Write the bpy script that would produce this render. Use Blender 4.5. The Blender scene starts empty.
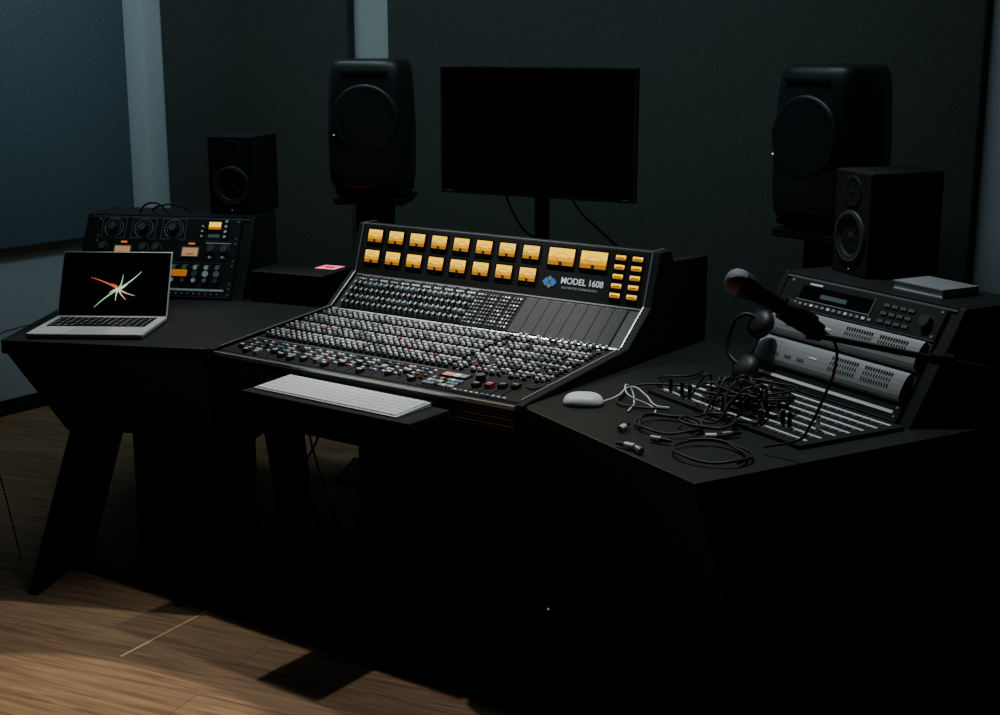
import bpy, math, random
from mathutils import Matrix, Vector, Euler
random.seed(7)
R=math.radians
# ------------------------------------------------------------------ materials
MATS={}
def mat(name,col,rough=.5,metal=0.,emit=None,es=0.,bump=0.,bscale=200.,spec=.5,coat=0.):
    if name in MATS: return MATS[name]
    m=bpy.data.materials.new(name); m.use_nodes=True
    nt=m.node_tree; b=nt.nodes['Principled BSDF']
    b.inputs['Base Color'].default_value=(*col,1)
    b.inputs['Roughness'].default_value=rough
    b.inputs['Metallic'].default_value=metal
    b.inputs['Specular IOR Level'].default_value=spec
    b.inputs['Coat Weight'].default_value=coat
    if emit:
        b.inputs['Emission Color'].default_value=(*emit,1)
        b.inputs['Emission Strength'].default_value=es
    tc=nt.nodes.new('ShaderNodeTexCoord'); n=nt.nodes.new('ShaderNodeTexNoise')
    n.inputs['Scale'].default_value=bscale; n.inputs['Detail'].default_value=3
    nt.links.new(tc.outputs['Object'],n.inputs['Vector'])
    if bump>0:
        bp=nt.nodes.new('ShaderNodeBump'); bp.inputs['Strength'].default_value=bump; bp.inputs['Distance'].default_value=.002
        nt.links.new(n.outputs['Fac'],bp.inputs['Height']); nt.links.new(bp.outputs['Normal'],b.inputs['Normal'])
    # subtle colour mottling
    mx=nt.nodes.new('ShaderNodeMixRGB'); mx.blend_type='MIX'
    mx.inputs[1].default_value=(*[c*.85 for c in col],1); mx.inputs[2].default_value=(*[min(1,c*1.12) for c in col],1)
    nt.links.new(n.outputs['Fac'],mx.inputs[0]); nt.links.new(mx.outputs[0],b.inputs['Base Color'])
    MATS[name]=m; return m

def fabric(name,col):
    m=bpy.data.materials.new(name); m.use_nodes=True; nt=m.node_tree; b=nt.nodes['Principled BSDF']
    b.inputs['Roughness'].default_value=.95; b.inputs['Specular IOR Level'].default_value=.1
    tc=nt.nodes.new('ShaderNodeTexCoord')
    mp=nt.nodes.new('ShaderNodeMapping'); mp.inputs['Scale'].default_value=(1,1,6)
    n=nt.nodes.new('ShaderNodeTexNoise'); n.inputs['Scale'].default_value=60; n.inputs['Detail'].default_value=6
    mp2=nt.nodes.new('ShaderNodeMapping'); mp2.inputs['Scale'].default_value=(6,6,1)
    n2=nt.nodes.new('ShaderNodeTexNoise'); n2.inputs['Scale'].default_value=60; n2.inputs['Detail'].default_value=6
    add=nt.nodes.new('ShaderNodeMath'); add.operation='ADD'
    nt.links.new(tc.outputs['Object'],mp.inputs[0]); nt.links.new(mp.outputs[0],n.inputs['Vector'])
    nt.links.new(tc.outputs['Object'],mp2.inputs[0]); nt.links.new(mp2.outputs[0],n2.inputs['Vector'])
    nt.links.new(n.outputs['Fac'],add.inputs[0]); nt.links.new(n2.outputs['Fac'],add.inputs[1])
    cr=nt.nodes.new('ShaderNodeValToRGB')
    cr.color_ramp.elements[0].position=.35; cr.color_ramp.elements[1].position=.65
    half=nt.nodes.new('ShaderNodeMath'); half.operation='MULTIPLY'; half.inputs[1].default_value=.5
    nt.links.new(add.outputs[0],half.inputs[0]); nt.links.new(half.outputs[0],cr.inputs[0])
    cr.color_ramp.elements[0].color=(*[c*.6 for c in col],1); cr.color_ramp.elements[1].color=(*[c*1.4 for c in col],1)
    nt.links.new(cr.outputs[0],b.inputs['Base Color'])
    bp=nt.nodes.new('ShaderNodeBump'); bp.inputs['Strength'].default_value=.5; bp.inputs['Distance'].default_value=.003
    nt.links.new(half.outputs[0],bp.inputs['Height']); nt.links.new(bp.outputs[0],b.inputs['Normal'])
    return m

def wood():
    m=bpy.data.materials.new('oak_floor'); m.use_nodes=True; nt=m.node_tree; b=nt.nodes['Principled BSDF']
    b.inputs['Roughness'].default_value=.55; b.inputs['Specular IOR Level'].default_value=.25
    tc=nt.nodes.new('ShaderNodeTexCoord')
    mp=nt.nodes.new('ShaderNodeMapping'); mp.inputs['Rotation'].default_value=(0,0,R(-12))
    nt.links.new(tc.outputs['Object'],mp.inputs[0])
    br=nt.nodes.new('ShaderNodeTexBrick')
    br.inputs['Scale'].default_value=1; br.inputs['Brick Width'].default_value=1.5; br.inputs['Row Height'].default_value=.19
    br.inputs['Mortar Size'].default_value=.0012; br.inputs['Color1'].default_value=(.40,.255,.145,1); br.inputs['Color2'].default_value=(.33,.205,.112,1)
    br.inputs['Mortar'].default_value=(.10,.06,.035,1)
    nt.links.new(mp.outputs[0],br.inputs['Vector'])
    mp2=nt.nodes.new('ShaderNodeMapping'); mp2.inputs['Rotation'].default_value=(0,0,R(-12)); mp2.inputs['Scale'].default_value=(1,1,1)
    mp3=nt.nodes.new('ShaderNodeMapping'); mp3.inputs['Scale'].default_value=(1.5,22,1)
    nt.links.new(tc.outputs['Object'],mp2.inputs[0]); nt.links.new(mp2.outputs[0],mp3.inputs[0])
    n=nt.nodes.new('ShaderNodeTexNoise'); n.inputs['Scale'].default_value=2.2; n.inputs['Detail'].default_value=8; n.inputs['Distortion'].default_value=.8
    nt.links.new(mp3.outputs[0],n.inputs['Vector'])
    cr=nt.nodes.new('ShaderNodeValToRGB'); cr.color_ramp.elements[0].position=.35; cr.color_ramp.elements[1].position=.7
    cr.color_ramp.elements[0].color=(.55,.5,.45,1); cr.color_ramp.elements[1].color=(1.1,1.05,1,1)
    nt.links.new(n.outputs['Fac'],cr.inputs[0])
    mx=nt.nodes.new('ShaderNodeMixRGB'); mx.blend_type='MULTIPLY'; mx.inputs[0].default_value=1
    nt.links.new(br.outputs['Color'],mx.inputs[1]); nt.links.new(cr.outputs[0],mx.inputs[2]); nt.links.new(mx.outputs[0],b.inputs['Base Color'])
    bp=nt.nodes.new('ShaderNodeBump'); bp.inputs['Strength'].default_value=.15; bp.inputs['Distance'].default_value=.002
    nt.links.new(n.outputs['Fac'],bp.inputs['Height']); nt.links.new(bp.outputs[0],b.inputs['Normal'])
    return m

BLK=mat('black_paint',(.010,.011,.012),.5,bump=.1,bscale=400,spec=.35)
BLKM=mat('black_matte',(.008,.009,.010),.75,bump=.1,bscale=300,spec=.3)
DESK=mat('black_desk_laminate',(.009,.011,.012),.5,bump=.05,bscale=60,spec=.35)
BLKG=mat('black_gloss',(.004,.004,.005),.12)
GREYD=mat('dark_grey_panel',(.030,.031,.031),.5)
GREYM=mat('mid_grey_panel',(.10,.105,.10),.5)
SIL=mat('brushed_silver',(.62,.64,.64),.3,.7)
ALU=mat('aluminium',(.74,.75,.76),.4,.2)
WHT=mat('white_plastic',(.88,.90,.90),.4)
KCAP=mat('knob_cap_pale',(.93,.93,.90),.3)
KBLK=mat('knob_black',(.014,.014,.016),.35)
KBLU=mat('knob_blue',(.22,.36,.46),.35)
KRED=mat('knob_red',(.42,.07,.05),.4)
KGRY=mat('knob_grey',(.36,.39,.41),.35,.2)
AMB=mat('vu_amber_bright',(.5,.3,.0),.5,emit=(1.0,.56,.006),es=1.75)
AMB3=mat('vu_amber_mid',(.4,.2,.0),.5,emit=(1.0,.42,.0),es=.95)
AMB2=mat('vu_amber_deep',(.4,.2,.0),.5,emit=(1.0,.30,.0),es=.35)
LRED=mat('led_orange',(.5,.12,.03),.5,emit=(1,.17,.03),es=.9)
LPNK=mat('label_pink_glow',(.5,.2,.25),.5,emit=(1,.10,.20),es=2.0)  # pink label on the case, not a lamp; glow put into its material
LGRN=mat('led_green',(.1,.5,.2),.5,emit=(.3,1,.4),es=1.2)
LWHT=mat('led_lettering_white',(.6,.6,.6),.5,emit=(.75,.85,1),es=.35)
LBLU=mat('emblem_blue_glow',(.05,.15,.4),.5,emit=(.05,.3,.75),es=.30)  # blue console emblem, not an LED; glow added to its colour
BRASS=mat('brass',(.35,.25,.12),.4,.6)
CONE=mat('speaker_cone',(.022,.024,.026),.55)
SPK=mat('speaker_dark',(.014,.017,.019),.42,bump=.05,bscale=500)
RUB=mat('rubber',(.012,.012,.013),.5)
MESHG=mat('mic_grille',(.42,.44,.46),.4,.3,bump=1.0,bscale=900)
WPAINT=mat('white_wall_paint',(.46,.51,.53),.8,bump=.1,bscale=80)
BLUEFAB=fabric('blue_fabric',(.085,.120,.140))
DARKFAB=fabric('dark_green_fabric',(.062,.072,.068))
CEILM=mat('ceiling_paint',(.02,.02,.02),.9)

# ------------------------------------------------------------------ mesh builder
class MB:
    def __init__(s): s.v=[];s.f=[];s.m=[];s.sm=[];s.mats=[]
    def mi(s,m):
        if m not in s.mats: s.mats.append(m)
        return s.mats.index(m)
    def add(s,vs,fs,m,M=None,smooth=False):
        o=len(s.v)
        for p in vs:
            p=Vector(p)
            s.v.append(tuple(M@p if M else p))
        k=s.mi(m)
        for f in fs:
            s.f.append([i+o for i in f]); s.m.append(k); s.sm.append(smooth)
    def box(s,x0,x1,y0,y1,z0,z1,m,M=None):
        vs=[(x,y,z) for z in(z0,z1) for y in(y0,y1) for x in(x0,x1)]
        s.add(vs,[(0,2,3,1),(4,5,7,6),(0,1,5,4),(2,6,7,3),(0,4,6,2),(1,3,7,5)],m,M)
    def hexa(s,vs,m,M=None):
        s.add(vs,[(0,2,3,1),(4,5,7,6),(0,1,5,4),(2,6,7,3),(0,4,6,2),(1,3,7,5)],m,M)
    def cyl(s,c,r,h,m,M=None,seg=12,r2=None,top=None):
        r2=r if r2 is None else r2
        T=Matrix.Translation(c); T=(M@T) if M else T
        vs=[(r*math.cos(2*math.pi*i/seg),r*math.sin(2*math.pi*i/seg),0) for i in range(seg)]+[(r2*math.cos(2*math.pi*i/seg),r2*math.sin(2*math.pi*i/seg),h) for i in range(seg)]
        s.add(vs,[(i,(i+1)%seg,seg+(i+1)%seg,seg+i) for i in range(seg)],m,T,True)
        s.add(vs[seg:],[tuple(range(seg))],top or m,T)
        s.add(vs[:seg],[tuple(reversed(range(seg)))],m,T)
    def lathe(s,prof,m,M=None,seg=32):
        vs=[];fs=[]
        for r,z in prof:
            for i in range(seg): vs.append((r*math.cos(2*math.pi*i/seg),r*math.sin(2*math.pi*i/seg),z))
        for j in range(len(prof)-1):
            for i in range(seg):
                fs.append((j*seg+i,j*seg+(i+1)%seg,(j+1)*seg+(i+1)%seg,(j+1)*seg+i))
        s.add(vs,fs,m,M,True)
    def prism(s,pts,a,b,m,axis='x',M=None):
        n=len(pts)
        def P(p,t): return (t,p[0],p[1]) if axis=='x' else (p[0],p[1],t)
        vs=[P(p,a) for p in pts]+[P(p,b) for p in pts]
        s.add(vs,[tuple(reversed(range(n))),tuple(range(n,2*n))]+[(i,(i+1)%n,n+(i+1)%n,n+i) for i in range(n)],m,M)
    def build(s,name,parent=None,bevel=0,seg=2,loc=None,M=None,subsurf=0):
        me=bpy.data.meshes.new(name); me.from_pydata(s.v,[],s.f); 
        for m in s.mats: me.materials.append(m)
        for p,k,q in zip(me.polygons,s.m,s.sm): p.material_index=k; p.use_smooth=q
        me.update()
        import bmesh
        bm=bmesh.new(); bm.from_mesh(me); bmesh.ops.recalc_face_normals(bm,faces=bm.faces); bm.to_mesh(me); bm.free()
        o=bpy.data.objects.new(name,me); bpy.context.collection.objects.link(o)
        if parent: o.parent=parent
        if M is not None: o.matrix_local=M
        if loc: o.location=loc
        if bevel:
            b=o.modifiers.new('bev','BEVEL'); b.width=bevel; b.segments=seg; b.limit_method='ANGLE'; b.angle_limit=R(35)
        return o
def empty(name,loc=(0,0,0),rz=0,parent=None):
    e=bpy.data.objects.new(name,None); e.empty_display_size=.1
    bpy.context.collection.objects.link(e); e.location=loc; e.rotation_euler=(0,0,rz)
    if parent: e.parent=parent
    return e
def curve(name,splines,r,m,parent=None,res=8):
    cu=bpy.data.curves.new(name,'CURVE'); cu.dimensions='3D'; cu.bevel_depth=r; cu.bevel_resolution=2; cu.resolution_u=res
    for pts in splines:
        sp=cu.splines.new('BEZIER'); sp.bezier_points.add(len(pts)-1)
        for bp,p in zip(sp.bezier_points,pts):
            bp.co=p; bp.handle_left_type='AUTO'; bp.handle_right_type='AUTO'
    cu.materials.append(m); cu.use_fill_caps=True
    o=bpy.data.objects.new(name,cu); bpy.context.collection.objects.link(o)
    if parent: o.parent=parent
    return o
def text(name,body,size,M,m,parent):
    cu=bpy.data.curves.new(name,'FONT'); cu.body=body; cu.size=size; cu.extrude=.0004; cu.offset=.0003
    cu.materials.append(m); o=bpy.data.objects.new(name,cu); bpy.context.collection.objects.link(o)
    o.parent=parent; o.matrix_local=M; return o
def frame(x,y,z,ang): return Matrix.Translation((x,y,z))@Matrix.Rotation(ang,4,'X')

# ------------------------------------------------------------------ layout frames
AW=R(35.6)
A=Vector((-.890,4.130,0)); W=Vector((math.cos(AW),-math.sin(AW),0)); D=Vector((math.sin(AW),math.cos(AW),0))
CW=1.167
B=A+CW*W
AL=R(10.6); OL=Vector((-.905,4.125,0)); WL=Vector((math.cos(AL),-math.sin(AL),0)); DL=Vector((math.sin(AL),math.cos(AL),0))
AR=R(60.6); OR=Vector((.070,3.425,0)); WR=Vector((math.cos(AR),-math.sin(AR),0)); DR=Vector((math.sin(AR),math.cos(AR),0))
ZT=.755

# ------------------------------------------------------------------ room
K=Vector((-1.715,6.86,0)); RW=6.6; RD=9.0; RH=3.0
def roombox(name,x0,x1,y0,y1,z0,z1,m,bevel=0):
    b=MB(); b.box(x0,x1,y0,y1,z0,z1,m); o=b.build(name,bevel=bevel); o.location=K; o.rotation_euler=(0,0,-AW); return o
roombox('floor',-.1,RW+.1,-RD-.1,.1,-.1,0,wood())
roombox('ceiling',-.1,RW+.1,-RD-.1,.1,RH,RH+.1,CEILM)
roombox('wall_back',-.1,RW+.1,0,.1,0,RH,WPAINT)
roombox('wall_left',-.1,0,-RD,0,0,RH,WPAINT)
roombox('wall_right',RW,RW+.1,-RD,0,0,RH,CEILM)
roombox('wall_front',-.1,RW+.1,-RD-.1,-RD,0,RH,CEILM)
roombox('baseboard_left',0,.012,-RD,0,0,.07,BLKM)
roombox('baseboard_back',.012,RW,-.012,0,0,.07,BLKM)
roombox('acoustic_panel',0,.05,-4.6,-.155,.76,2.95,BLUEFAB,.008)
roombox('acoustic_panel',.180,1.35,-.05,0,.3,2.95,DARKFAB,.008)
roombox('acoustic_panel',1.57,4.02,-.05,0,.3,2.95,DARKFAB,.008)
roombox('acoustic_panel',4.2,6.55,-.05,0,.3,2.95,DARKFAB,.008)
p0=Vector((-1.055,3.575,0)); d=Vector((.488,.873,0)); 
b=MB(); b.box(0,2.4,-.004,.004,0,.0015,mat('inlay_strip',(.80,.55,.27),.5)); o=b.build('trim_1'); o.location=p0; o.rotation_euler=(0,0,math.atan2(d.y,d.x))

# ------------------------------------------------------------------ desk
desk=empty('studio_desk')
def outline(pts,z0,z1,m,name,bev=.004):
    b=MB(); b.prism([(p.x,p.y) for p in pts],z0,z1,m,axis='z'); return b.build(name,desk,bevel=bev)
G=.004
outline([OL-.67*WL, OL, A-G*W+.01*D, A-G*W+.99*D, OL+1.17*DL, OL-.84*WL+1.17*DL],.712,ZT,DESK,'desktop_left',.003)
outline([OR, OR+.70*WR, OR+.70*WR+1.15*DR, OR+1.15*DR-.06*WR, B+G*W+.99*D, B+G*W+.012*D],.712,ZT,DESK,'desktop_right',.003)
legp=[(.10,.47),(.12,.43),(-.21,0),(.16,0),(.43,.34),(.60,.34),(.72,0),(1.0,0),(.90,.47)]
legr=[(.05,.60),(.18,.36),(-.05,0),(.26,0),(.43,.30),(.60,.30),(.72,0),(1.08,0),(1.08,.60)]
for nm,O,ang,xs,tx,lp_ in(('l',OL,AL,(-.525,-.045),(-.66,-.003),legp),('r',OR,AR,(.045,.655),(.003,.699),legr)):
    g=empty('pedestal_'+nm,(O.x,O.y,0),-ang,desk)
    b=MB()
    for x in xs: b.prism(lp_,x,x+.035,DESK)
    b.build('legs',g,bevel=.003)
    b=MB(); x0,x1=xs[0]-.002,xs[1]+.037
    yb=.92 if nm=='l' else 1.09
    b.hexa([(x0,.11,.44),(x1,.11,.44),(x0,yb,.44),(x1,yb,.44),(tx[0],.01,.711),(tx[1],.01,.711),(tx[0],yb+.04,.711),(tx[1],yb+.04,.711)],DESK)
    b.build('bay',g,bevel=.003)
    b=MB(); b.box(xs[0]+.036,xs[1]-.001,.50,.53,0,.439,BLKM)
    if nm=='r': b.box(xs[1]-.02,xs[1]-.001,.10,1.05,.02,.439,BLKM)
    b.build('back_board',g)
gc=empty('pedestal_c',(A.x,A.y,0),-AW,desk)
b=MB(); b.box(.05,CW-.05,.62,.65,0,.60,BLKM); b.box(.05,CW-.05,.25,.62,.55,.60,BLKM); b.box(.05,CW-.05,.25,.27,.45,.56,BLKM); b.build('modesty_panel',gc)

# ------------------------------------------------------------------ mixing console
con=empty('mixing_console',(A.x,A.y,0),-AW)
prof=[(0.0,.735),(.012,.748),(.53,.798),(.66,.90),(.71,1.062),(.765,1.062),(.785,1.025),(1.0,1.015),(1.0,.66),(.30,.602),(.06,.66),(.015,.675)]
b=MB(); b.prism(prof,.026,CW-.026,BLK); b.build('chassis',con,bevel=.003)
side=[(-.008,.735),(0.0,.756),(.03,.760),(.53,.808),(.657,.908),(.706,1.066),(.770,1.066),(.79,1.032),(1.01,1.020),(1.01,.65),(.30,.601),(.05,.645),(-.005,.67)]
b=MB(); b.prism(side,0,.025,BLKM); b.prism(side,CW-.025,CW,BLKM); b.build('side_cheeks',con,bevel=.004)
b=MB()
def strip(b,p,q,x0,x1,m,t=.0015):
    a=math.atan2(q[1]-p[1],q[0]-p[0]); L=math.hypot(q[0]-p[0],q[1]-p[1]); b.box(x0,x1,0,L,0,t,m,frame(0,p[0],p[1],a))
for x0 in(.021,CW-.027):
    for p,q in zip(side[2:6],side[3:7]): strip(b,p,q,x0,x0+.004,SIL,.002)
b.box(.026,CW-.026,-.004,.004,.744,.750,SIL)
b.box(.026,CW-.026,.706,.714,1.061,1.066,SIL)
b.box(.03,CW-.03,.030,.038,.688,.694,BRASS,None)
b.build('edge_trim',con)
b=MB()
for i,z in enumerate((.722,.712,.702,.692,.682)): b.box(.03,CW-.03,.000+.002*i,.014+.004*i,z-.003,z,BRASS if i%2 else GREYM)
b.build('front_rail',con)
aF=math.atan2(.05,.518); F=frame(0,.012,.748,aF); LF=math.hypot(.518,.05)
CH=.0453; X0=.055
kn=MB(); lab=MB(); fad=MB()
fad.box(.03,CW-.03,.012,.150,0,.002,BLKM,F)
for i in range(16):
    x=X0+CH*(i+.5)
    fad.box(x-.0012,x+.0012,.022,.142,.002,.003,BLKG,F)
    y=random.choice([.03,.035,.06,.085,.04,.03,.05])
    fad.box(x-.008,x+.008,y-.011,y+.011,.003,.013,KBLU if i%5==2 else KBLK,F); fad.box(x-.008,x+.008,y-.003,y+.003,.013,.0145,WHT,F)
    for s in(-1,1):
        for yy in(.060,.083,.105,.128):
            q=random.random()
            m_= KRED if q<.07 else KBLU if q<.20 else KBLK if q<.40 else KCAP
            fad.box(x+s*.0155-.0042,x+s*.0155+.0042,yy-.003,yy+.005,.002,.008,m_,F)
    fad.box(x-CH/2+.0004,x-CH/2+.0010,.02,LF-.008,.002,.003,GREYD,F)
fad.box(.04,X0+16*CH+.01,.150,.158,.002,.004,GREYM,F)
fad.build('faders',con)
rows=[.180+.0218*k for k in range(16)]
for i in range(16):
    x=X0+CH*(i+.5)
    for j,y in enumerate(rows):
        if j%4==3:
            for s in(-1,0,1):
                q=random.random()
                kn.box(x+s*.013-.0038,x+s*.013+.0038,y-.004,y+.004,.002,.009,KRED if q<.02 else KBLK if q<.25 else WHT,F)
        else:
            for s in(-1,1):
                xx=x+s*.0108; r=.0078
                q=random.random()
                kn.cyl((xx,y,.001),r,.009,KBLK,F,12,r*.9)
                kn.cyl((xx,y,.010),r*.76,.008,KRED if q<.01 else KBLU if q<.04 else KGRY if q<.25 else KCAP,F,12,r*.60)
            lab.box(x-.018,x+.018,y+.0096,y+.0104,.002,.0024,KGRY,F)
MX=X0+16*CH+.012
xs=[MX+.010+.0215*k for k in range(15)]
for j,y in enumerate(rows):
    for k,x in enumerate(xs):
        if x>CW-.04: continue
        q=random.random()
        if j in(2,6,9,12) :
            kn.box(x-.004,x+.004,y-.004,y+.004,.002,.009,KRED if q<.03 else KBLU if q<.07 else KBLK if q<.30 else WHT,F)
        elif q<.86:
            r=.0088 if (j%5==0 and k%3==0) else .0070
            kn.cyl((x,y,.001),r,.008,KBLK,F,12,r*.9); kn.cyl((x,y,.009),r*.76,.007,KCAP if q<.62 else KGRY,F,12,r*.60)
    lab.box(MX,CW-.045,y+.0098,y+.0106,.002,.0024,KGRY,F)
for k in range(4):
    x=MX+.02+.07*k; lab.box(x,x+.001,.17,.51,.002,.003,KCAP,F)
b=MB()
b.box(MX,CW-.035,.016,.148,.002,.004,BLK,F)
b.box(MX+.015,MX+.105,.100,.140,.004,.008,BLKG,F)
b.box(MX+.02,MX+.052,.106,.130,.008,.009,mat('button_salmon',(.65,.28,.20),.5,emit=(1,.25,.18),es=.2),F)
b.box(MX+.055,MX+.078,.106,.130,.008,.009,KCAP,F)
b.box(MX+.081,MX+.10,.106,.130,.008,.009,KBLU,F)
for i in range(8):
    for j in range(3):
        x=MX+.02+.013*i; y=.03+.022*j
        b.box(x-.0048,x+.0048,y-.007,y+.007,.004,.011,random.choice([KBLK,KGRY,KGRY,KBLU,KCAP]),F)
b.cyl((MX+.145,.12,.004),.015,.018,KBLK,F,20,.013,top=GREYM)
for i in range(4):
    x=MX+.165+.035*i; b.box(x-.0012,x+.0012,.03,.14,.004,.005,BLKG,F); b.box(x-.009,x+.009,.06+.012*i,.085+.012*i,.005,.015,KBLK if i!=1 else KRED,F); b.box(x-.009,x+.009,.071+.012*i,.074+.012*i,.015,.0165,WHT,F)
for i in range(10):
    x=MX+.13+.018*i
    if x<CW-.05: b.box(x-.004,x+.004,.018,.026,.004,.008,random.choice([KGRY,KCAP,KBLU,KCAP]),F)
b.build('master_section',con)
aE=math.atan2(.102,.13); E=frame(0,.53,.798,aE); LE=math.hypot(.102,.13)
b=MB()
b.box(.03,CW-.03,.0,.005,.001,.004,SIL,E); b.box(.03,CW-.03,LE-.008,LE-.003,.001,.004,GREYM,E)
MW=.0453
EQG=mat('module_panel_slate',(.046,.048,.048),.65,spec=.25)
for i in range(24):
    x=X0+MW*i
    if x+MW>CW-.028: break
    if i<11:
        b.box(x+.001,x+MW-.001,.010,LE-.012,.002,.005,BLKM,E)
        for j in range(5):
            y=.025+.029*j
            if j<4:
                for s in(-1,1):
                    xx=x+MW/2+s*.0105
                    b.cyl((xx,y,.005),.0092,.005,GREYM,E,12); b.cyl((xx,y,.010),.0075,.011,KBLU if (j%2 and i%3) else KBLK,E,12,.006,top=KBLK)
                    b.box(xx-.0015,xx+.0015,y-.005,y+.006,.021,.0222,WHT,E)
            else:
                for s in(-1,0,1): b.box(x+MW/2+s*.011-.003,x+MW/2+s*.011+.003,y-.006,y,.005,.010,random.choice([KCAP,KGRY,KCAP]),E)
            b.box(x+.006,x+MW-.006,y+.0127,y+.0138,.005,.0054,KGRY,E)
    elif i<15:
        b.box(x+.001,x+MW-.001,.010,LE-.012,.002,.005,BLKM,E)
        for j in range(9):
            for s in(-1,0,1): b.cyl((x+MW/2+s*.012,.02+.0145*j,.005),.0036,.006,random.choice([GREYM,KGRY,GREYM,KBLK]),E,8)
    else:
        b.box(x+.0012,x+MW-.0012,.010,LE-.012,.002,.0045,EQG,E)
        b.box(x+MW*.5-.0008,x+MW*.5+.0008,.012,LE-.014,.0045,.005,BLK,E)
        for y in(.016,LE-.018): b.cyl((x+MW/2,y,.0045),.0022,.001,GREYM,E,8)
b.build('eq_modules',con)
aM=math.atan2(.162,.05); Mf=frame(0,.66,.90,aM); LM=math.hypot(.162,.05)
b=MB()
b.box(.026,CW-.026,.0,LM-.003,.0005,.004,BLKM,Mf)
def vu(x,y,w,h,marks=True):
    b.box(x-w/2-.004,x+w/2+.004,y-h/2-.004,y+h/2+.004,.004,.009,BLKG,Mf)
    b.box(x-w/2,x+w/2,y-h/2,y-h/2+h*.25,.009,.0095,AMB2,Mf)
    b.box(x-w/2,x+w/2,y-h/2+h*.25,y-h/2+h*.48,.009,.0095,AMB3,Mf)
    b.box(x-w/2,x+w/2,y-h/2+h*.48,y+h/2,.009,.0095,AMB,Mf)
    if marks:
        n=9
        for k in range(n):
            t=R(42+96*k/(n-1)); xx=x+math.cos(t)*h*.78; yy=y-h*.5+math.sin(t)*h*.74
            T=Mf@Matrix.Translation((xx,yy,.0096))@Matrix.Rotation(t-math.pi/2,4,'Z')
            b.box(-.0006,.0006,-.0025,.0025,0,.0004,BLKG,T)
            if k<n-1: b.box(-.005,.0,-.003,-.0022,0,.0004,BLKG,T)
        T=Mf@Matrix.Translation((x,y-h*.5,.0097))@Matrix.Rotation(R(38),4,'Z')
        b.box(-.0005,.0005,0,h*.7,0,.0004,BLKG,T)
        b.cyl((x,y-h*.40,.0096),h*.12,.001,BLKM,Mf,10)
for i in range(8):
    for y in(.062,.132):
        vu(.085+.0906*i,y,.059,.041)
        b.box(.085+.0906*i-.008,.085+.0906*i+.008,y-.0315,y-.029,.004,.0046,KGRY,Mf)
    b.box(.085+.0906*i+.0444,.085+.0906*i+.0462,.012,LM-.012,.004,.0046,GREYD,Mf)
for x in(.832,.948):
    vu(x,.128,.092,.052)
for k,x in enumerate((1.040,1.098)):
    for j in range(5):
        vu(x,.030+.0285*j,.034,.014,False)
        b.box(x-.012,x+.012,.028+.0285*j,.031+.0285*j,.0096,.010,BLKG,Mf)
cx,cy=.802,.048
for s in(-1,1):
    b.add([(cx+s*.001,cy,.0055),(cx+s*.013,cy-.014,.0055),(cx+s*.026,cy,.0055),(cx+s*.013,cy+.014,.0055)],[(0,1,2,3)],LBLU,Mf)
for s in(-1,1):
    b.add([(cx,cy+s*.003,.0056),(cx-.010,cy+s*.011,.0056),(cx,cy+s*.020,.0056),(cx+.010,cy+s*.011,.0056)],[(0,1,2,3)],KGRY,Mf)
b.build('meter_bridge',con)
text('model_lettering','MODEL 1608',.027,Mf@Matrix.Translation((.842,.048,.005)),LWHT,con)  # printed lettering, brightened by emission shared with the white LEDs
text('maker_lettering','AUTOMATED CONSOLES INC.',.0095,Mf@Matrix.Translation((.848,.032,.005)),KGRY,con)
kn.build('channel_knobs',con); lab.build('channel_legends',con)
b=MB(); b.box(.33,.94,-.185,.06,.690,.712,BLKM); b.box(.40,.45,-.15,.15,.672,.690,BLK); b.box(.82,.87,-.15,.15,.672,.690,BLK); b.build('keyboard_tray',con,bevel=.004)

# ------------------------------------------------------------------ keyboard
kb=empty('computer_keyboard',(A+.350*W-.155*D).to_tuple()[:2]+(.712,),-AW-R(1.0))
b=MB(); b.prism([(0,0),(0,.005),(.145,.013),(.145,0)],0,.530,ALU); b.build('body',kb,bevel=.002)
b=MB(); KF=frame(0,0,.0052,math.atan2(.008,.145))
for r_ in range(6):
    y=.006+.0225*r_
    x=.006
    while x<.520:
        w=.0235
        if r_==0 and .11<x<.13: w=.14
        if x+w>.525: w=.525-x
        if w>.01: b.box(x+.0009,x+w-.0009,y,y+.0208,.0,.0032,WHT,KF)
        x+=w
b.build('keys',kb,bevel=.001,seg=1)

# ------------------------------------------------------------------ mouse
ms=empty('computer_mouse',(OR+.030*WR+.150*DR).to_tuple()[:2]+(ZT,),R(-5))
vs=[];fs=[];nu,nv=24,8
b=MB()
for j in range(nv+1):
    t=j/nv*math.pi/2
    for i in range(nu):
        a=2*math.pi*i/nu; ex=lambda c:math.copysign(abs(c)**.8,c)
        vs.append((.053*ex(math.cos(a))*math.cos(t)**.55,.044*ex(math.sin(a))*math.cos(t)**.55,.003+.026*math.sin(t)))
for j in range(nv):
    for i in range(nu): fs.append((j*nu+i,j*nu+(i+1)%nu,(j+1)*nu+(i+1)%nu,(j+1)*nu+i))
fs.append(tuple(reversed(range(nu))))
b.add(vs,fs,WHT,None,True); b.cyl((0,0,0),.028,.004,GREYM,None,16); b.build('shell',ms)
curve('mouse_cable',[[(.052,0,.008),(.09,.05,.012),(.12,.07,.03),(.16,.03,.02),(.185,-.01,.003),(.22,-.03,.003)]],.0022,WHT,ms)

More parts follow.
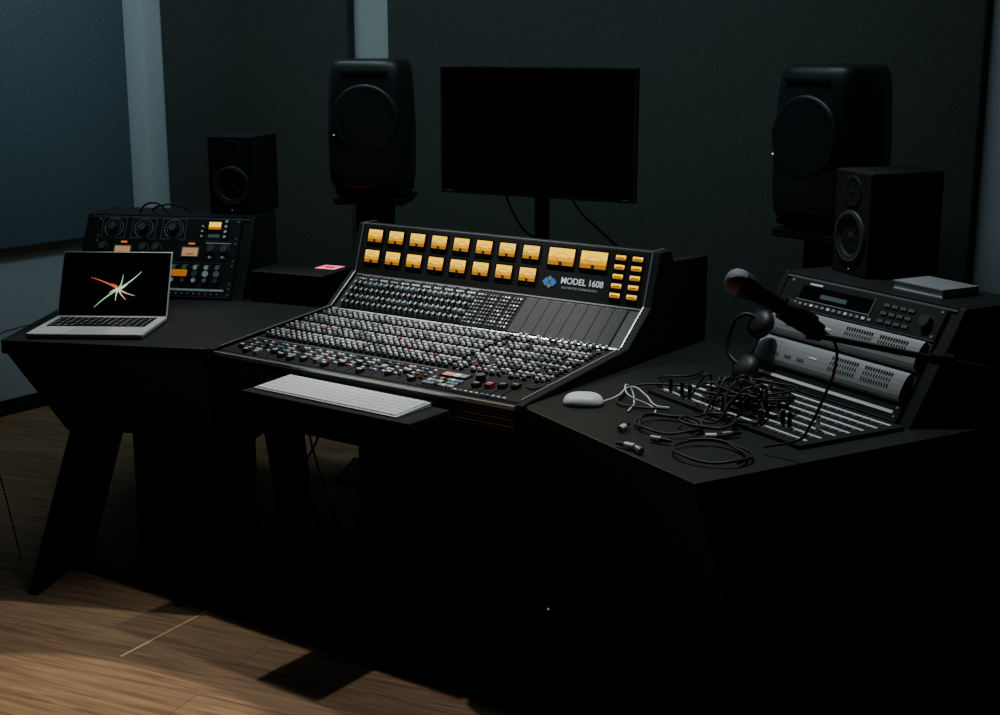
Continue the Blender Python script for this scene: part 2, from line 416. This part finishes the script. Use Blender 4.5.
# ------------------------------------------------------------------ computer monitor
mon=empty('computer_monitor',(.109,4.45,1.018),-R(29))
b=MB(); b.box(-.35,.35,0,.022,.160,.572,BLKM); b.box(-.26,.26,.022,.055,.22,.50,BLKM); b.build('housing',mon,bevel=.004)
b=MB(); b.box(-.341,.341,-.0015,0,.178,.563,BLKG); b.box(-.33,-.30,-.0018,-.0012,.167,.171,GREYM); b.box(.31,.325,-.0018,-.0012,.167,.171,GREYM); b.build('screen',mon)
b=MB(); b.box(-.022,.022,.045,.07,.008,.33,BLK); b.box(-.12,.12,-.05,.11,0,.010,BLK); b.build('stand',mon,bevel=.003)
curve('monitor_cables',[[(-.13,.03,.20),(-.12,.06,.12),(-.07,.09,.03),(-.03,.13,.006)],[(.10,.03,.2),(.13,.05,.13),(.20,.07,.06),(.26,.09,.006)]],.0035,RUB,mon)

# ------------------------------------------------------------------ big studio monitors
def big_speaker(loc,rz):
    s=empty('studio_monitor_speaker',loc,rz)
    w,dp,h=.315,.30,.475
    b=MB()
    nz,na=26,48; vs=[];fs=[]
    for j in range(nz+1):
        t=-1+2*j/nz; z=h/2*math.sin(t*math.pi/2)
        zz=abs(z)/(h/2)
        k=max((1-zz**6.0),0)**(1/4.0)
        for i in range(na):
            a=2*math.pi*i/na; c,sn=math.cos(a),math.sin(a)
            e=.50
            x=w/2*math.copysign(abs(c)**e,c); y=dp/2*math.copysign(abs(sn)**e,sn)
            back=1-.16*max(0,y/(dp/2))
            top=(1-.06*max(0,z/(h/2)))
            vs.append((x*(.70+.30*k)*back*top, y*(.66+.34*k)*top, h/2+z))
    for j in range(nz):
        for i in range(na): fs.append((j*na+i,j*na+(i+1)%na,(j+1)*na+(i+1)%na,(j+1)*na+i))
    b.add(vs,fs,SPK,None,True)
    b.add([vs[i] for i in range(na)],[tuple(reversed(range(na)))],SPK); b.add(vs[-na:],[tuple(range(na))],SPK)
    b.build('enclosure',s)
    b=MB()
    Fm=Matrix.Translation((0,-dp/2-.0005,h*.55))@Matrix.Rotation(R(90),4,'X')
    b.lathe([(.126,-.008),(.120,.0005),(.108,-.002),(.085,-.009),(.040,-.016),(.030,-.020),(.018,-.020),(.012,-.014),(.0005,-.012)],SPK,Fm,40)
    b.lathe([(.036,-.0165),(.030,-.0195),(.018,-.0195)],CONE,Fm,40)
    b.lathe([(.126,-.008),(.124,-.03),(.001,-.034)],BLKM,Fm,40)
    b.build('coaxial_waveguide',s)
    b=MB()
    for z in(.035,h-.05): b.box(-.085,.085,-dp/2+.001,-dp/2+.012,z,z+.010,BLKM)
    b.cyl((0,0,0),.0022,.004,LGRN,Matrix.Translation((-.115,-dp/2+.002,.205))@Matrix.Rotation(R(90),4,'X'),8)
    b.build('front_ports_led',s)
    b=MB(); b.box(-.125,.125,-.11,.13,-.014,.006,RUB); b.box(-.135,.135,-.12,.14,-.040,-.028,RUB)
    b.box(-.12,-.09,-.08,.10,-.030,-.012,RUB); b.box(.09,.12,-.08,.10,-.030,-.012,RUB); b.build('isolation_foot',s,bevel=.003)
    return s
def stand(loc,rz,h):
    s=empty('speaker_stand',(loc[0],loc[1],0),rz)
    b=MB(); b.box(-.15,.15,-.15,.15,0,.015,BLK); b.box(-.065,.065,-.045,.045,.015,h-.012,BLK); b.box(-.13,.13,-.12,.12,h-.012,h,BLK); b.build('stand',s,bevel=.003)
SL=Vector((-.470,5.24,0)); SR=Vector((1.027,4.30,0)); zs=1.127
rl=-R(8); rr=-R(53)
big_speaker((SL.x,SL.y,zs),rl); stand(SL,rl,zs-.041)
big_speaker((SR.x,SR.y,zs-.002),rr); stand(SR,rr,zs-.043)

# ------------------------------------------------------------------ bookshelf speakers
def small_speaker(loc,rz,zoff):
    s=empty('bookshelf_speaker',loc,rz)
    w,dp,h=.180,.23,.288
    b=MB(); b.box(-w/2,w/2,-dp/2,dp/2,0,h,BLKM); b.build('cabinet',s,bevel=.006,seg=3)
    b=MB()
    Fm=Matrix.Translation((0,-dp/2-.001,.105))@Matrix.Rotation(R(90),4,'X')
    b.lathe([(.074,-.001),(.074,.004),(.066,.006),(.064,.002),(.056,.006),(.050,.000),(.030,-.016),(.026,-.014)],CONE,Fm,36)
    b.lathe([(.026,-.014),(.020,-.004),(.010,.001),(.0005,.002)],GREYD,Fm,24)
    b.lathe([(.0675,.0062),(.066,.0069),(.0645,.0062)],GREYM,Fm,36)
    Ft=Matrix.Translation((0,-dp/2-.001,.23))@Matrix.Rotation(R(90),4,'X')
    b.lathe([(.045,-.001),(.044,.002),(.036,.001),(.018,-.006),(.014,-.004),(.008,0),(.0005,.001)],BLKM,Ft,30)
    b.cyl((0,0,0),.0015,.002,LWHT,Matrix.Translation((0,-dp/2,.016))@Matrix.Rotation(R(90),4,'X'),8)
    b.build('drivers',s)
ZR=1.035
small_speaker((-.970,5.28,ZR),-R(14),0)
small_speaker((1.080,3.86,ZR),-R(72),0)

# ------------------------------------------------------------------ rack cabinets
def rack(O,ang,x0,x1,y0,y1,kind):
    g=empty('equipment_rack',(O.x+ (x0*math.cos(ang)+y0*math.sin(ang)), O.y+(-x0*math.sin(ang)+y0*math.cos(ang)),ZT),-ang)
    w=x1-x0; lean=.165; hh=ZR-ZT; dp=y1-y0
    b=MB(); b.prism([(.02,0),(lean+.012,hh-.012),(dp-.01,hh-.012),(dp-.01,0)],.022,w-.022,BLKM); b.build('carcass',g)
    b=MB(); sp=[(0,0),(lean,hh),(dp,hh),(dp,0)]
    b.prism(sp,0,.02,DESK); b.prism(sp,w-.02,w,DESK); b.prism([(lean,hh-.014),(lean,hh),(dp,hh),(dp,hh-.014)],.02,w-.02,DESK)
    b.build('cabinet_panels',g,bevel=.002)
    a=math.atan2(hh,lean); L=math.hypot(hh,lean); P=frame(0,0.0,0,a)
    mx=.045; gx0,gx1=mx,w-mx
    b=MB(); b.box(.02,w-.02,0,L-.006,-.012,-.004,BLK,P); b.box(.02,w-.02,L-.012,L-.006,-.004,.001,GREYM,P)
    b.build('rails',g)
    U=(L-.02)/7
    def unit(s,n,m,nm,t=.006):
        bb=MB(); y=.008+U*s; bb.box(gx0,gx1,y+.001,y+U*n-.001,-.004,t,m,P)
        bb.box(gx0,gx1,y-.0008,y+.0008,t-.002,t+.0005,GREYM,P)
        for xx in(gx0+.012,gx1-.012):
            for yy in(y+.010,y+U*n-.010): bb.cyl((xx,yy,t),.004,.002,SIL,P,8)
        return bb,y
    if kind=='left':
        bb,y=unit(5,2,BLK,'compressor')
        for k in range(3):
            cx=gx0+.07+.118*k; cy=y+U
            bb.lathe([(.037,.006),(.037,.008),(.035,.008),(.035,.006)],KGRY,P@Matrix.Translation((cx,cy,0)),28)
            bb.cyl((cx,cy,.006),.016,.020,KBLK,P,18,.014,top=GREYM)
            for q in range(11):
                t=R(-40+26*q); bb.box(cx+.026*math.cos(t)-.0012,cx+.026*math.cos(t)+.0012,cy+.026*math.sin(t)-.0012,cy+.026*math.sin(t)+.0012,.006,.0068,KCAP,P)
            bb.box(cx-.047,cx+.047,y+.004,y+.005,.006,.007,KGRY,P); bb.box(cx-.047,cx+.047,y+2*U-.005,y+2*U-.004,.006,.007,KGRY,P)
            bb.box(cx-.047,cx-.046,y+.004,y+2*U-.004,.006,.007,KGRY,P); bb.box(cx+.046,cx+.047,y+.004,y+2*U-.004,.006,.007,KGRY,P)
        cx=gx1-.10; bb.box(cx-.028,cx+.028,y+U-.004,y+2*U-.010,.006,.010,BLKG,P); bb.box(cx-.023,cx+.023,y+U+.002,y+2*U-.014,.010,.011,AMB,P); bb.box(cx-.023,cx+.023,y+U+.002,y+U+.010,.011,.0112,AMB2,P)
        bb.box(cx-.022,cx+.022,y+.014,y+.026,.006,.007,KGRY,P)
        for k in range(4): bb.cyl((cx+.045,y+.015+.02*k,.006),.006,.010,KBLK,P,10,top=KCAP)
        for k in range(3): bb.cyl((cx-.045,y+.015+.02*k,.006),.004,.010,KCAP,P,10)
        bb.build('dial_unit',g)
        bb,y=unit(3,2,BLK,'preamp')
        CRM=mat('vu_cream',(.5,.42,.3),.5,emit=(1,.48,.16),es=.40)
        for cx in(gx0+.12,gx1-.18):
            bb.box(cx-.036,cx+.036,y+.020,y+2*U-.024,.006,.010,GREYM,P); bb.box(cx-.030,cx+.030,y+.025,y+2*U-.030,.010,.011,CRM,P)
            bb.box(cx-.015,cx+.015,y+.031,y+.034,.011,.0113,BLKG,P)
            bb.box(cx-.012,cx+.012,y+2*U-.015,y+2*U-.009,.006,.007,LRED,P)
        for cx in(gx0+.04,gx0+.20,gx0+.25,gx1-.10,gx1-.05):
            bb.cyl((cx,y+.055,.006),.014,.014,KBLK,P,16,top=GREYM); bb.cyl((cx,y+.02,.006),.005,.012,KCAP,P,10)
            bb.lathe([(.018,.006),(.018,.007),(.017,.007),(.017,.006)],KGRY,P@Matrix.Translation((cx,y+.055,0)),20)
        bb.box(gx1-.125,gx1-.03,y+2*U-.010,y+2*U-.007,.006,.0065,KCAP,P)
        bb.build('preamp_unit',g)
        bb,y=unit(1,2,BLK,'eq')
        for k in range(12):
            for j in range(3):
                if 7<=k<=8 and j==1: continue
                bb.cyl((gx0+.04+.042*k,y+.016+.025*j,.006),.009 if j!=1 else .012,.012,KBLK,P,12,top=random.choice([GREYM,KGRY,KCAP]))
                bb.box(gx0+.03+.042*k,gx0+.05+.042*k,y+.0285+.025*j,y+.0294+.025*j,.006,.0065,KCAP,P)
        bb.box(gx1-.235,gx1-.175,y+.030,y+.056,.018,.0185,AMB2,P); bb.box(gx1-.238,gx1-.172,y+.027,y+.059,.006,.018,BLKG,P)
        bb.build('eq_unit',g)
        bb,y=unit(0,1,BLK,'patch')
        bb.box(gx0+.03,gx1-.03,y+.022,y+.030,.006,.0075,KCAP,P)
        for k in range(22): bb.cyl((gx0+.04+.0225*k,y+.012,.006),.004,.001,SIL,P,8)
        bb.build('patch_unit',g)
        curve('rack_top_cables',[[(.18,lean+.05,hh+.004),(.20,lean+.06,hh+.03),(.24,lean+.07,hh+.036),(.28,lean+.08,hh+.004)],[(.2,lean+.12,hh+.004),(.25,lean+.08,hh+.025),(.30,lean+.10,hh+.03),(.35,lean+.12,hh+.004)]],.004,RUB,g)
    else:
        bb,y=unit(5,2,BLK,'recorder')
        bb.box(gx0+.06,gx0+.33,y+.030,y+2*U-.018,.006,.008,BLKG,P)
        bb.box(gx0+.14,gx0+.24,y+.040,y+.052,.008,.0083,mat('lcd_dim',(.05,.08,.08),.4,emit=(.4,.6,.6),es=.05),P)
        bb.box(gx0+.33,gx0+.335,y+.02,y+2*U-.012,.006,.008,GREYM,P)
        bb.box(gx0+.055,gx0+.335,y+.026,y+.028,.006,.008,KGRY,P)
        for k in range(14): bb.box(gx0+.05+.022*k,gx0+.062+.022*k,y+.012,y+.019,.006,.009,KGRY if k%3 else KCAP,P)
        for k in range(4):
            for j in range(3): bb.box(gx1-.20+.028*k,gx1-.18+.028*k,y+.015+.022*j,y+.023+.022*j,.006,.010,GREYM,P)
        bb.cyl((gx1-.045,y+U,.006),.018,.016,KBLK,P,20,.016,top=GREYD)
        bb.box(gx0+.08,gx0+.13,y+2*U-.014,y+2*U-.009,.006,.0065,KCAP,P)
        bb.build('recorder_unit',g)
        for s in(3,1):
            mm=mat('amp_grey',(.32,.33,.33),.5,.1)
            bb,y=unit(s,2,GREYD,'amp',.002)
            n=8; pr=[(y+.003,.002)]
            for q in range(n+1):
                t=math.pi*q/n; pr.append((y+U-math.cos(t)*(U-.005),.004+.020*math.sin(t)**.5))
            pr.append((y+2*U-.003,.002))
            bb.prism(pr,gx0+.012,gx1-.012,mm,'x',P)
            for gx in(gx1-.27,gx1-.15):
                for k in range(11):
                    for j in range(3):
                        xx=gx+.009*k; yy=y+.028+.015*j; bb.box(xx,xx+.0030,yy,yy+.009,.0225,.0250,BLKM,P)
            for k in range(3): bb.box(gx0+.08+.05*k,gx0+.105+.05*k,y+.03,y+.036,.0235,.0250,GREYM,P)
            bb.box(gx0+.22,gx0+.25,y+U,y+U+.005,.0235,.0252,KCAP,P)
            bb.build('amplifier_unit',g)
        bb,y=unit(0,1,BLK,'blank')
        bb.box(gx0+.02,gx1-.02,y+.016,y+.024,.006,.008,KCAP,P); bb.build('strip_unit',g)
    return g
rack(OL,AL,-.82,-.165,.765,1.15,'left')
rack(OR,AR,-.04,.62,.705,1.10,'right')
# patch bay is built into the desktop
pb=empty('patch_bay',(OR.x,OR.y,ZT),-AR,desk)
b=MB(); b.box(.02,.62,.36,.69,0,.010,BLKM)
for j in range(7):
    y=.375+.044*j
    b.box(.04,.60,y+.020,y+.028,.010,.012,WHT)
    for k in range(36): b.cyl((.052+.0152*k,y+.008,.010),.0036,.003,SIL if k%2 else GREYM,None,8)
b.build('panel',pb,bevel=.001,seg=1)

# ------------------------------------------------------------------ laptop
lp=empty('laptop',(-1.492,4.268,ZT),-AL+R(8))
lw,ld=.372,.285
b=MB(); b.box(0,lw,0,ld,.002,.018,ALU); b.build('base',lp,bevel=.005,seg=3)
b=MB(); b.box(.025,lw-.025,.112,ld-.022,.018,.0185,KBLK)
for r_ in range(6):
    for k in range(14):
        x=.027+.0228*k; y=.116+.0235*r_
        if r_==0 and 4<=k<=8:
            if k==4: b.box(x,x+.112,y,y+.020,.0185,.0205,KBLK)
            continue
        b.box(x,x+.0200,y,y+.020,.0185,.0205,KBLK)
        b.box(x+.008,x+.013,y+.007,y+.012,.0205,.0207,KCAP)
b.box(.125,lw-.125,.010,.098,.018,.0184,mat('trackpad',(.62,.64,.65),.3,.1)); b.build('keyboard_deck',lp)
SF=Matrix.Translation((0,ld-.004,.016))@Matrix.Rotation(R(62),4,'X')
sh=.230
b=MB(); b.box(0,lw,0,sh,-.007,0,ALU,SF); b.build('lid',lp,bevel=.003)
b=MB(); b.box(.004,lw-.004,.004,sh-.004,0,.0008,BLKG,SF); b.build('display',lp)
b=MB(); cx,cy=.200,.097
cols=[(150,.105,(1,.12,.08)),(118,.03,(.9,.25,.1)),(62,.05,(.2,1,.35)),(32,.095,(.5,1,.6)),(5,.03,(1,.95,.8)),(-35,.060,(1,.5,.4)),(-70,.045,(1,.7,.3)),(-148,.10,(.25,1,.3)),(-118,.04,(1,.8,.9)),(180,.03,(1,.9,.6))]
for i,(an,L,c) in enumerate(cols):
    m=mat('streak_%d'%i,c,.5,emit=c,es=.9)
    T=SF@Matrix.Translation((cx,cy,.001+.0001*i))@Matrix.Rotation(R(an),4,'Z')
    n=8
    for k in range(n):
        xa,xb=L*k/n,L*(k+1)/n
        ya=.014*(k/n)**2; yb=.014*((k+1)/n)**2; ta=.0026*(1-k/n)+.0006; tb=.0026*(1-(k+1)/n)+.0005
        b.add([(xa,ya-ta,0),(xb,yb-tb,0),(xb,yb+tb,0),(xa,ya+ta,0)],[(0,1,2,3)],m,T)
b.build('screen_graphic',lp)
curve('laptop_cable',[[(0,.20,.010),(-.05,.19,.006),(-.08,.12,.006),(-.10,.05,.004),(-.12,-.02,-.03),(-.125,-.06,-.25),(-.10,-.02,-.5),(-.08,.02,-.745)]],.0022,RUB,lp)

# ------------------------------------------------------------------ black case behind left
cs=empty('equipment_case',(-.70,4.97,ZT),-R(24))
b=MB(); b.box(-.15,.15,-.14,.13,0,.095,BLKM); b.build('body',cs,bevel=.006)
b=MB(); b.box(-.15,.15,-.14,.13,.096,.112,BLK); b.build('lid',cs,bevel=.004)
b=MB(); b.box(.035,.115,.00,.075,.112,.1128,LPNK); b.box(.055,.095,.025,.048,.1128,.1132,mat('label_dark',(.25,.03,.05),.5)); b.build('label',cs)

bk=empty('book',(1.13,3.555,ZR),-R(62))
b=MB(); b.box(-.085,.085,-.06,.06,.003,.020,WHT); b.build('pages',bk)
b=MB(); b.box(-.088,.088,-.063,.063,0,.003,KGRY); b.box(-.088,.088,-.063,.063,.020,.023,KGRY); b.box(-.088,.088,.060,.063,.003,.020,KGRY); b.build('cover',bk)

# ------------------------------------------------------------------ microphone + stand
def align(p,q):
    d=(Vector(q)-Vector(p)); return Matrix.Translation(p)@d.to_track_quat('Z','Y').to_matrix().to_4x4(), d.length
H0=(.468,2.690,1.210); H1=(.640,2.700,1.112)
mic=empty('microphone')
T,L=align(H1,H0)
b=MB(); b.lathe([(.0005,0),(.011,0),(.012,.004),(.013,.01),(.0185,L-.045),(.0215,L-.030),(.024,L-.026)],BLK,T,28)
b.build('body',mic)
b=MB(); b.lathe([(.024,L-.026),(.0265,L-.018),(.0275,L-.010),(.0275,L-.004)],GREYM,T,28)
b.lathe([(.0260,L-.014),(.0270,L-.004),(.0265,L+.006),(.023,L+.016),(.016,L+.023),(.009,L+.026),(.0005,L+.0275)],MESHG,T,32)
b.build('grille',mic)
st=empty('microphone_stand')
bs=MB()
tail=Vector(H1)+.30*(Vector(H0)-Vector(H1))
T2,L2=align(tuple(tail+Vector((.03,0,-.02))),tuple(tail+Vector((-.03,0,.018)))); bs.lathe([(.0185,0),(.0225,0),(.024,L2),(.0195,L2),(.0185,0)],BLKM,T2,20)
a0=(tail.x+.02,tail.y,tail.z-.035); a1=(1.18,2.52,1.022)
T3,L3=align(a0,a1); bs.cyl((0,0,0),.0065,L3,BLK,T3,12); bs.cyl((0,0,0),.011,.03,BLK,T3,12); bs.cyl((0,0,.24),.011,.03,BLK,T3,12); bs.cyl((0,0,.262),.015,.02,BLK,T3,12)
bs.cyl((1.18,2.52,.03),.0095,1.005,BLK,None,14); bs.cyl((1.18,2.52,0),.13,.025,BLK,None,32,.12)
bs.cyl((1.18,2.50,1.022),.022,.04,BLK,None,14)
bs.build('boom_arm_and_base',st)
curve('microphone_cable',[[H1,(.665,2.705,1.09),(.680,2.74,1.03),(.675,2.80,.95),(.665,2.88,.86),(.66,2.98,.80),(.60,3.03,.772)]],.0032,RUB,mic)

# ------------------------------------------------------------------ headphones against right rack
hp=empty('headphones',(OR.x,OR.y,ZT),-AR)
b=MB()
for c,tilt in(((.050,.725,.150),58),((.05,.675,.03),48)):
    T=Matrix.Translation(c)@Matrix.Rotation(R(tilt),4,'X')
    b.lathe([(.0005,0),(.036,0),(.042,.008),(.042,.018),(.036,.030),(.020,.036),(.0005,.037)],RUB,T,28)
b.build('ear_cups',hp)
curve('headband',[[(.045,.71,.175),(.01,.68,.18),(-.015,.66,.13),(-.01,.65,.08),(.02,.65,.055),(.05,.655,.05)]],.006,RUB,hp)

# ------------------------------------------------------------------ cable pile on right wing
cp=empty('audio_cables',(OR.x,OR.y,ZT),-AR)
spl=[]
def loop(cx,cy,rx,ry,z,turns,jit=.012,start=0):
    pts=[];n=int(8*turns)
    for k in range(n+1):
        a=start+2*math.pi*k/8
        pts.append((cx+rx*math.cos(a)+random.uniform(-jit,jit),cy+ry*math.sin(a)+random.uniform(-jit,jit),max(.005,z+.004*k/8+random.uniform(0,.006))))
    return pts
spl.append(loop(.56,.15,.095,.080,.006,1.6,.008)); spl.append(loop(.33,.20,.080,.070,.006,1.8,.008)); spl.append(loop(.37,.29,.06,.07,.014,1.4))
for k in range(14):
    x=.14+.28*random.random(); y=.42+.18*random.random(); x2=x+random.uniform(-.10,.10); y2=y-random.uniform(.05,.14); hgt=random.uniform(.05,.11)
    x2=min(max(x2,.12),.44)
    spl.append([(x,y,.016),(x,y-.004,.040),((x*2+x2)/3+random.uniform(-.02,.02),(2*y+y2)/3,hgt),((x+x2*2)/3+random.uniform(-.02,.02),(y+2*y2)/3,hgt*.7),(x2,y2,.018),(x2+random.uniform(-.06,.06),y2-random.uniform(0,.04),.018)])
for k in range(9):
    spl.append(loop(.22+.14*random.random(),.40+.12*random.random(),random.uniform(.05,.09),random.uniform(.04,.07),.020+.006*k,1.5,.014,random.random()*6))
spl.append([(.12,.40,.016),(.0,.42,.01),(-.07,.46,.01),(-.05,.56,.01),(-.08,.62,.01)])
spl.append([(.20,.30,.006),(.10,.22,.006),(.02,.28,.006),(-.03,.36,.01),(.06,.46,.018)])
curve('leads',spl,.0034,RUB,cp)
b=MB()
for (x,y,an) in((.44,.025,200),(.475,.02,170),(.30,.08,120),(.45,.22,60),(.46,.26,80),(.40,.10,30)):
    T=Matrix.Translation((x,y,.010))@Matrix.Rotation(R(an),4,'Z')@Matrix.Rotation(R(90),4,'Y')
    b.cyl((0,0,0),.0075,.026,WHT if an in(200,120,60) else SIL,T,14); b.cyl((0,0,.026),.0065,.025,BLK,T,12,.004)
b.cyl((.30,.47,.013),.006,.03,mat('plug_green',(.3,.7,.1),.4),None,12)
for k in range(14):
    x=.08+.035*k+random.uniform(-.01,.01); y=.395+.044*random.randint(0,4)
    b.cyl((x,y,.0135),.0055,.035,random.choice([BLK,SIL,BLK,GREYM]),None,10)
b.build('plugs',cp)
curve('white_lead',[[(.16,.20,.004),(.10,.26,.012),(.06,.27,.04),(.10,.24,.03),(.15,.28,.004),(.22,.24,.004)]],.0022,WHT,cp)

rm=empty('remote_control',(B.x+.06,B.y+.17,ZT),R(30))
b=MB(); b.box(-.05,.05,-.018,.018,0,.014,BLK); b.build('case',rm,bevel=.004)
b=MB()
for k in range(6):
    for j in(-1,1): b.cyl((-.038+.014*k,.008*j,.014),.004,.002,GREYM,None,8)
b.build('buttons',rm)

ct=empty('computer_tower',(.345,3.82,0),-AR)
b=MB(); b.box(-.075,.075,-.2,.2,.012,.34,BLKM); b.build('case',ct,bevel=.01,seg=3)
b=MB()
for k in range(12): b.box(-.06,.06,-.203,-.198,.16+.013*k,.166+.013*k,GREYD)
b.box(-.05,.05,-.204,-.198,.10,.13,GREYD); b.cyl((0,0,0),.003,.002,LWHT,Matrix.Translation((-.055,-.203,.06))@Matrix.Rotation(R(90),4,'X'),8)
for x in(-.06,.06):
    for y in(-.17,.17): b.cyl((x,y,0),.012,.012,RUB,None,10)
b.build('front',ct)
curve('hanging_cables',[[(-.62,4.42,.60),(-.64,4.45,.45),(-.60,4.5,.2),(-.55,4.55,.004)],[(-.58,4.40,.60),(-.60,4.42,.40),(-.66,4.46,.25),(-.60,4.5,.004)]],.004,RUB)

# ------------------------------------------------------------------ lights
def spot(name,loc,tgt,e,size,col,blend=.3,rad=.04):
    l=bpy.data.lights.new(name,'SPOT'); l.energy=e; l.spot_size=R(size); l.spot_blend=blend; l.color=col; l.shadow_soft_size=rad
    o=bpy.data.objects.new(name,l); bpy.context.collection.objects.link(o); o.location=loc
    o.rotation_euler=(Vector(tgt)-Vector(loc)).to_track_quat('-Z','Y').to_euler(); return o
def area(name,loc,tgt,e,sx,sy,col):
    l=bpy.data.lights.new(name,'AREA'); l.energy=e; l.shape='RECTANGLE'; l.size=sx; l.size_y=sy; l.color=col
    o=bpy.data.objects.new(name,l); bpy.context.collection.objects.link(o); o.location=loc
    o.rotation_euler=(Vector(tgt)-Vector(loc)).to_track_quat('-Z','Y').to_euler(); return o
L1=A-.49*W+.58*D; L2=A+1.32*W+.55*D; L3=A+.62*W+.62*D
spot('downlight_a',(L1.x,L1.y,2.85),(L1.x+.42,L1.y-1.3,.0),85,56,(1.0,.96,.90),.35,.022)
spot('downlight_b',(L2.x,L2.y,2.85),(L2.x-.30,L2.y-.50,.4),75,68,(.97,.98,1.0),.6,.022)
spot('downlight_console',(L3.x,L3.y,2.85),(L3.x-.10,L3.y-.12,.8),90,30,(1.0,.98,.95),.6,.03)
spot('downlight_floor',(-1.35,2.62,2.9),(-1.35,2.62,0),190,37.5,(1,.94,.84),.04,.02)
spot('wall_wash_left',(-1.15,5.1,2.9),(-2.1,6.1,2.1),56,76,(.64,.87,1.0),.9,.1)
bw=K+2.2*W-1.15*D
o=area('cove_light_back',(bw.x,bw.y,2.93),(bw.x+.35*D.x,bw.y+.35*D.y,1.0),12,3.6,.25,(.70,.96,1.0)); o.rotation_euler=Euler((R(20),0,-AW)); o.data.spread=R(115)
w=bpy.data.worlds.new('dim_room'); bpy.context.scene.world=w; w.use_nodes=True
w.node_tree.nodes['Background'].inputs[0].default_value=(.05,.09,.10,1); w.node_tree.nodes['Background'].inputs[1].default_value=.1

# ------------------------------------------------------------------ camera
cam=bpy.data.cameras.new('camera'); cam.lens=50; cam.sensor_width=36
co=bpy.data.objects.new('camera',cam); bpy.context.collection.objects.link(co)
co.location=(0,0,1.68); co.rotation_euler=(R(77),0,0)
bpy.context.scene.camera=co
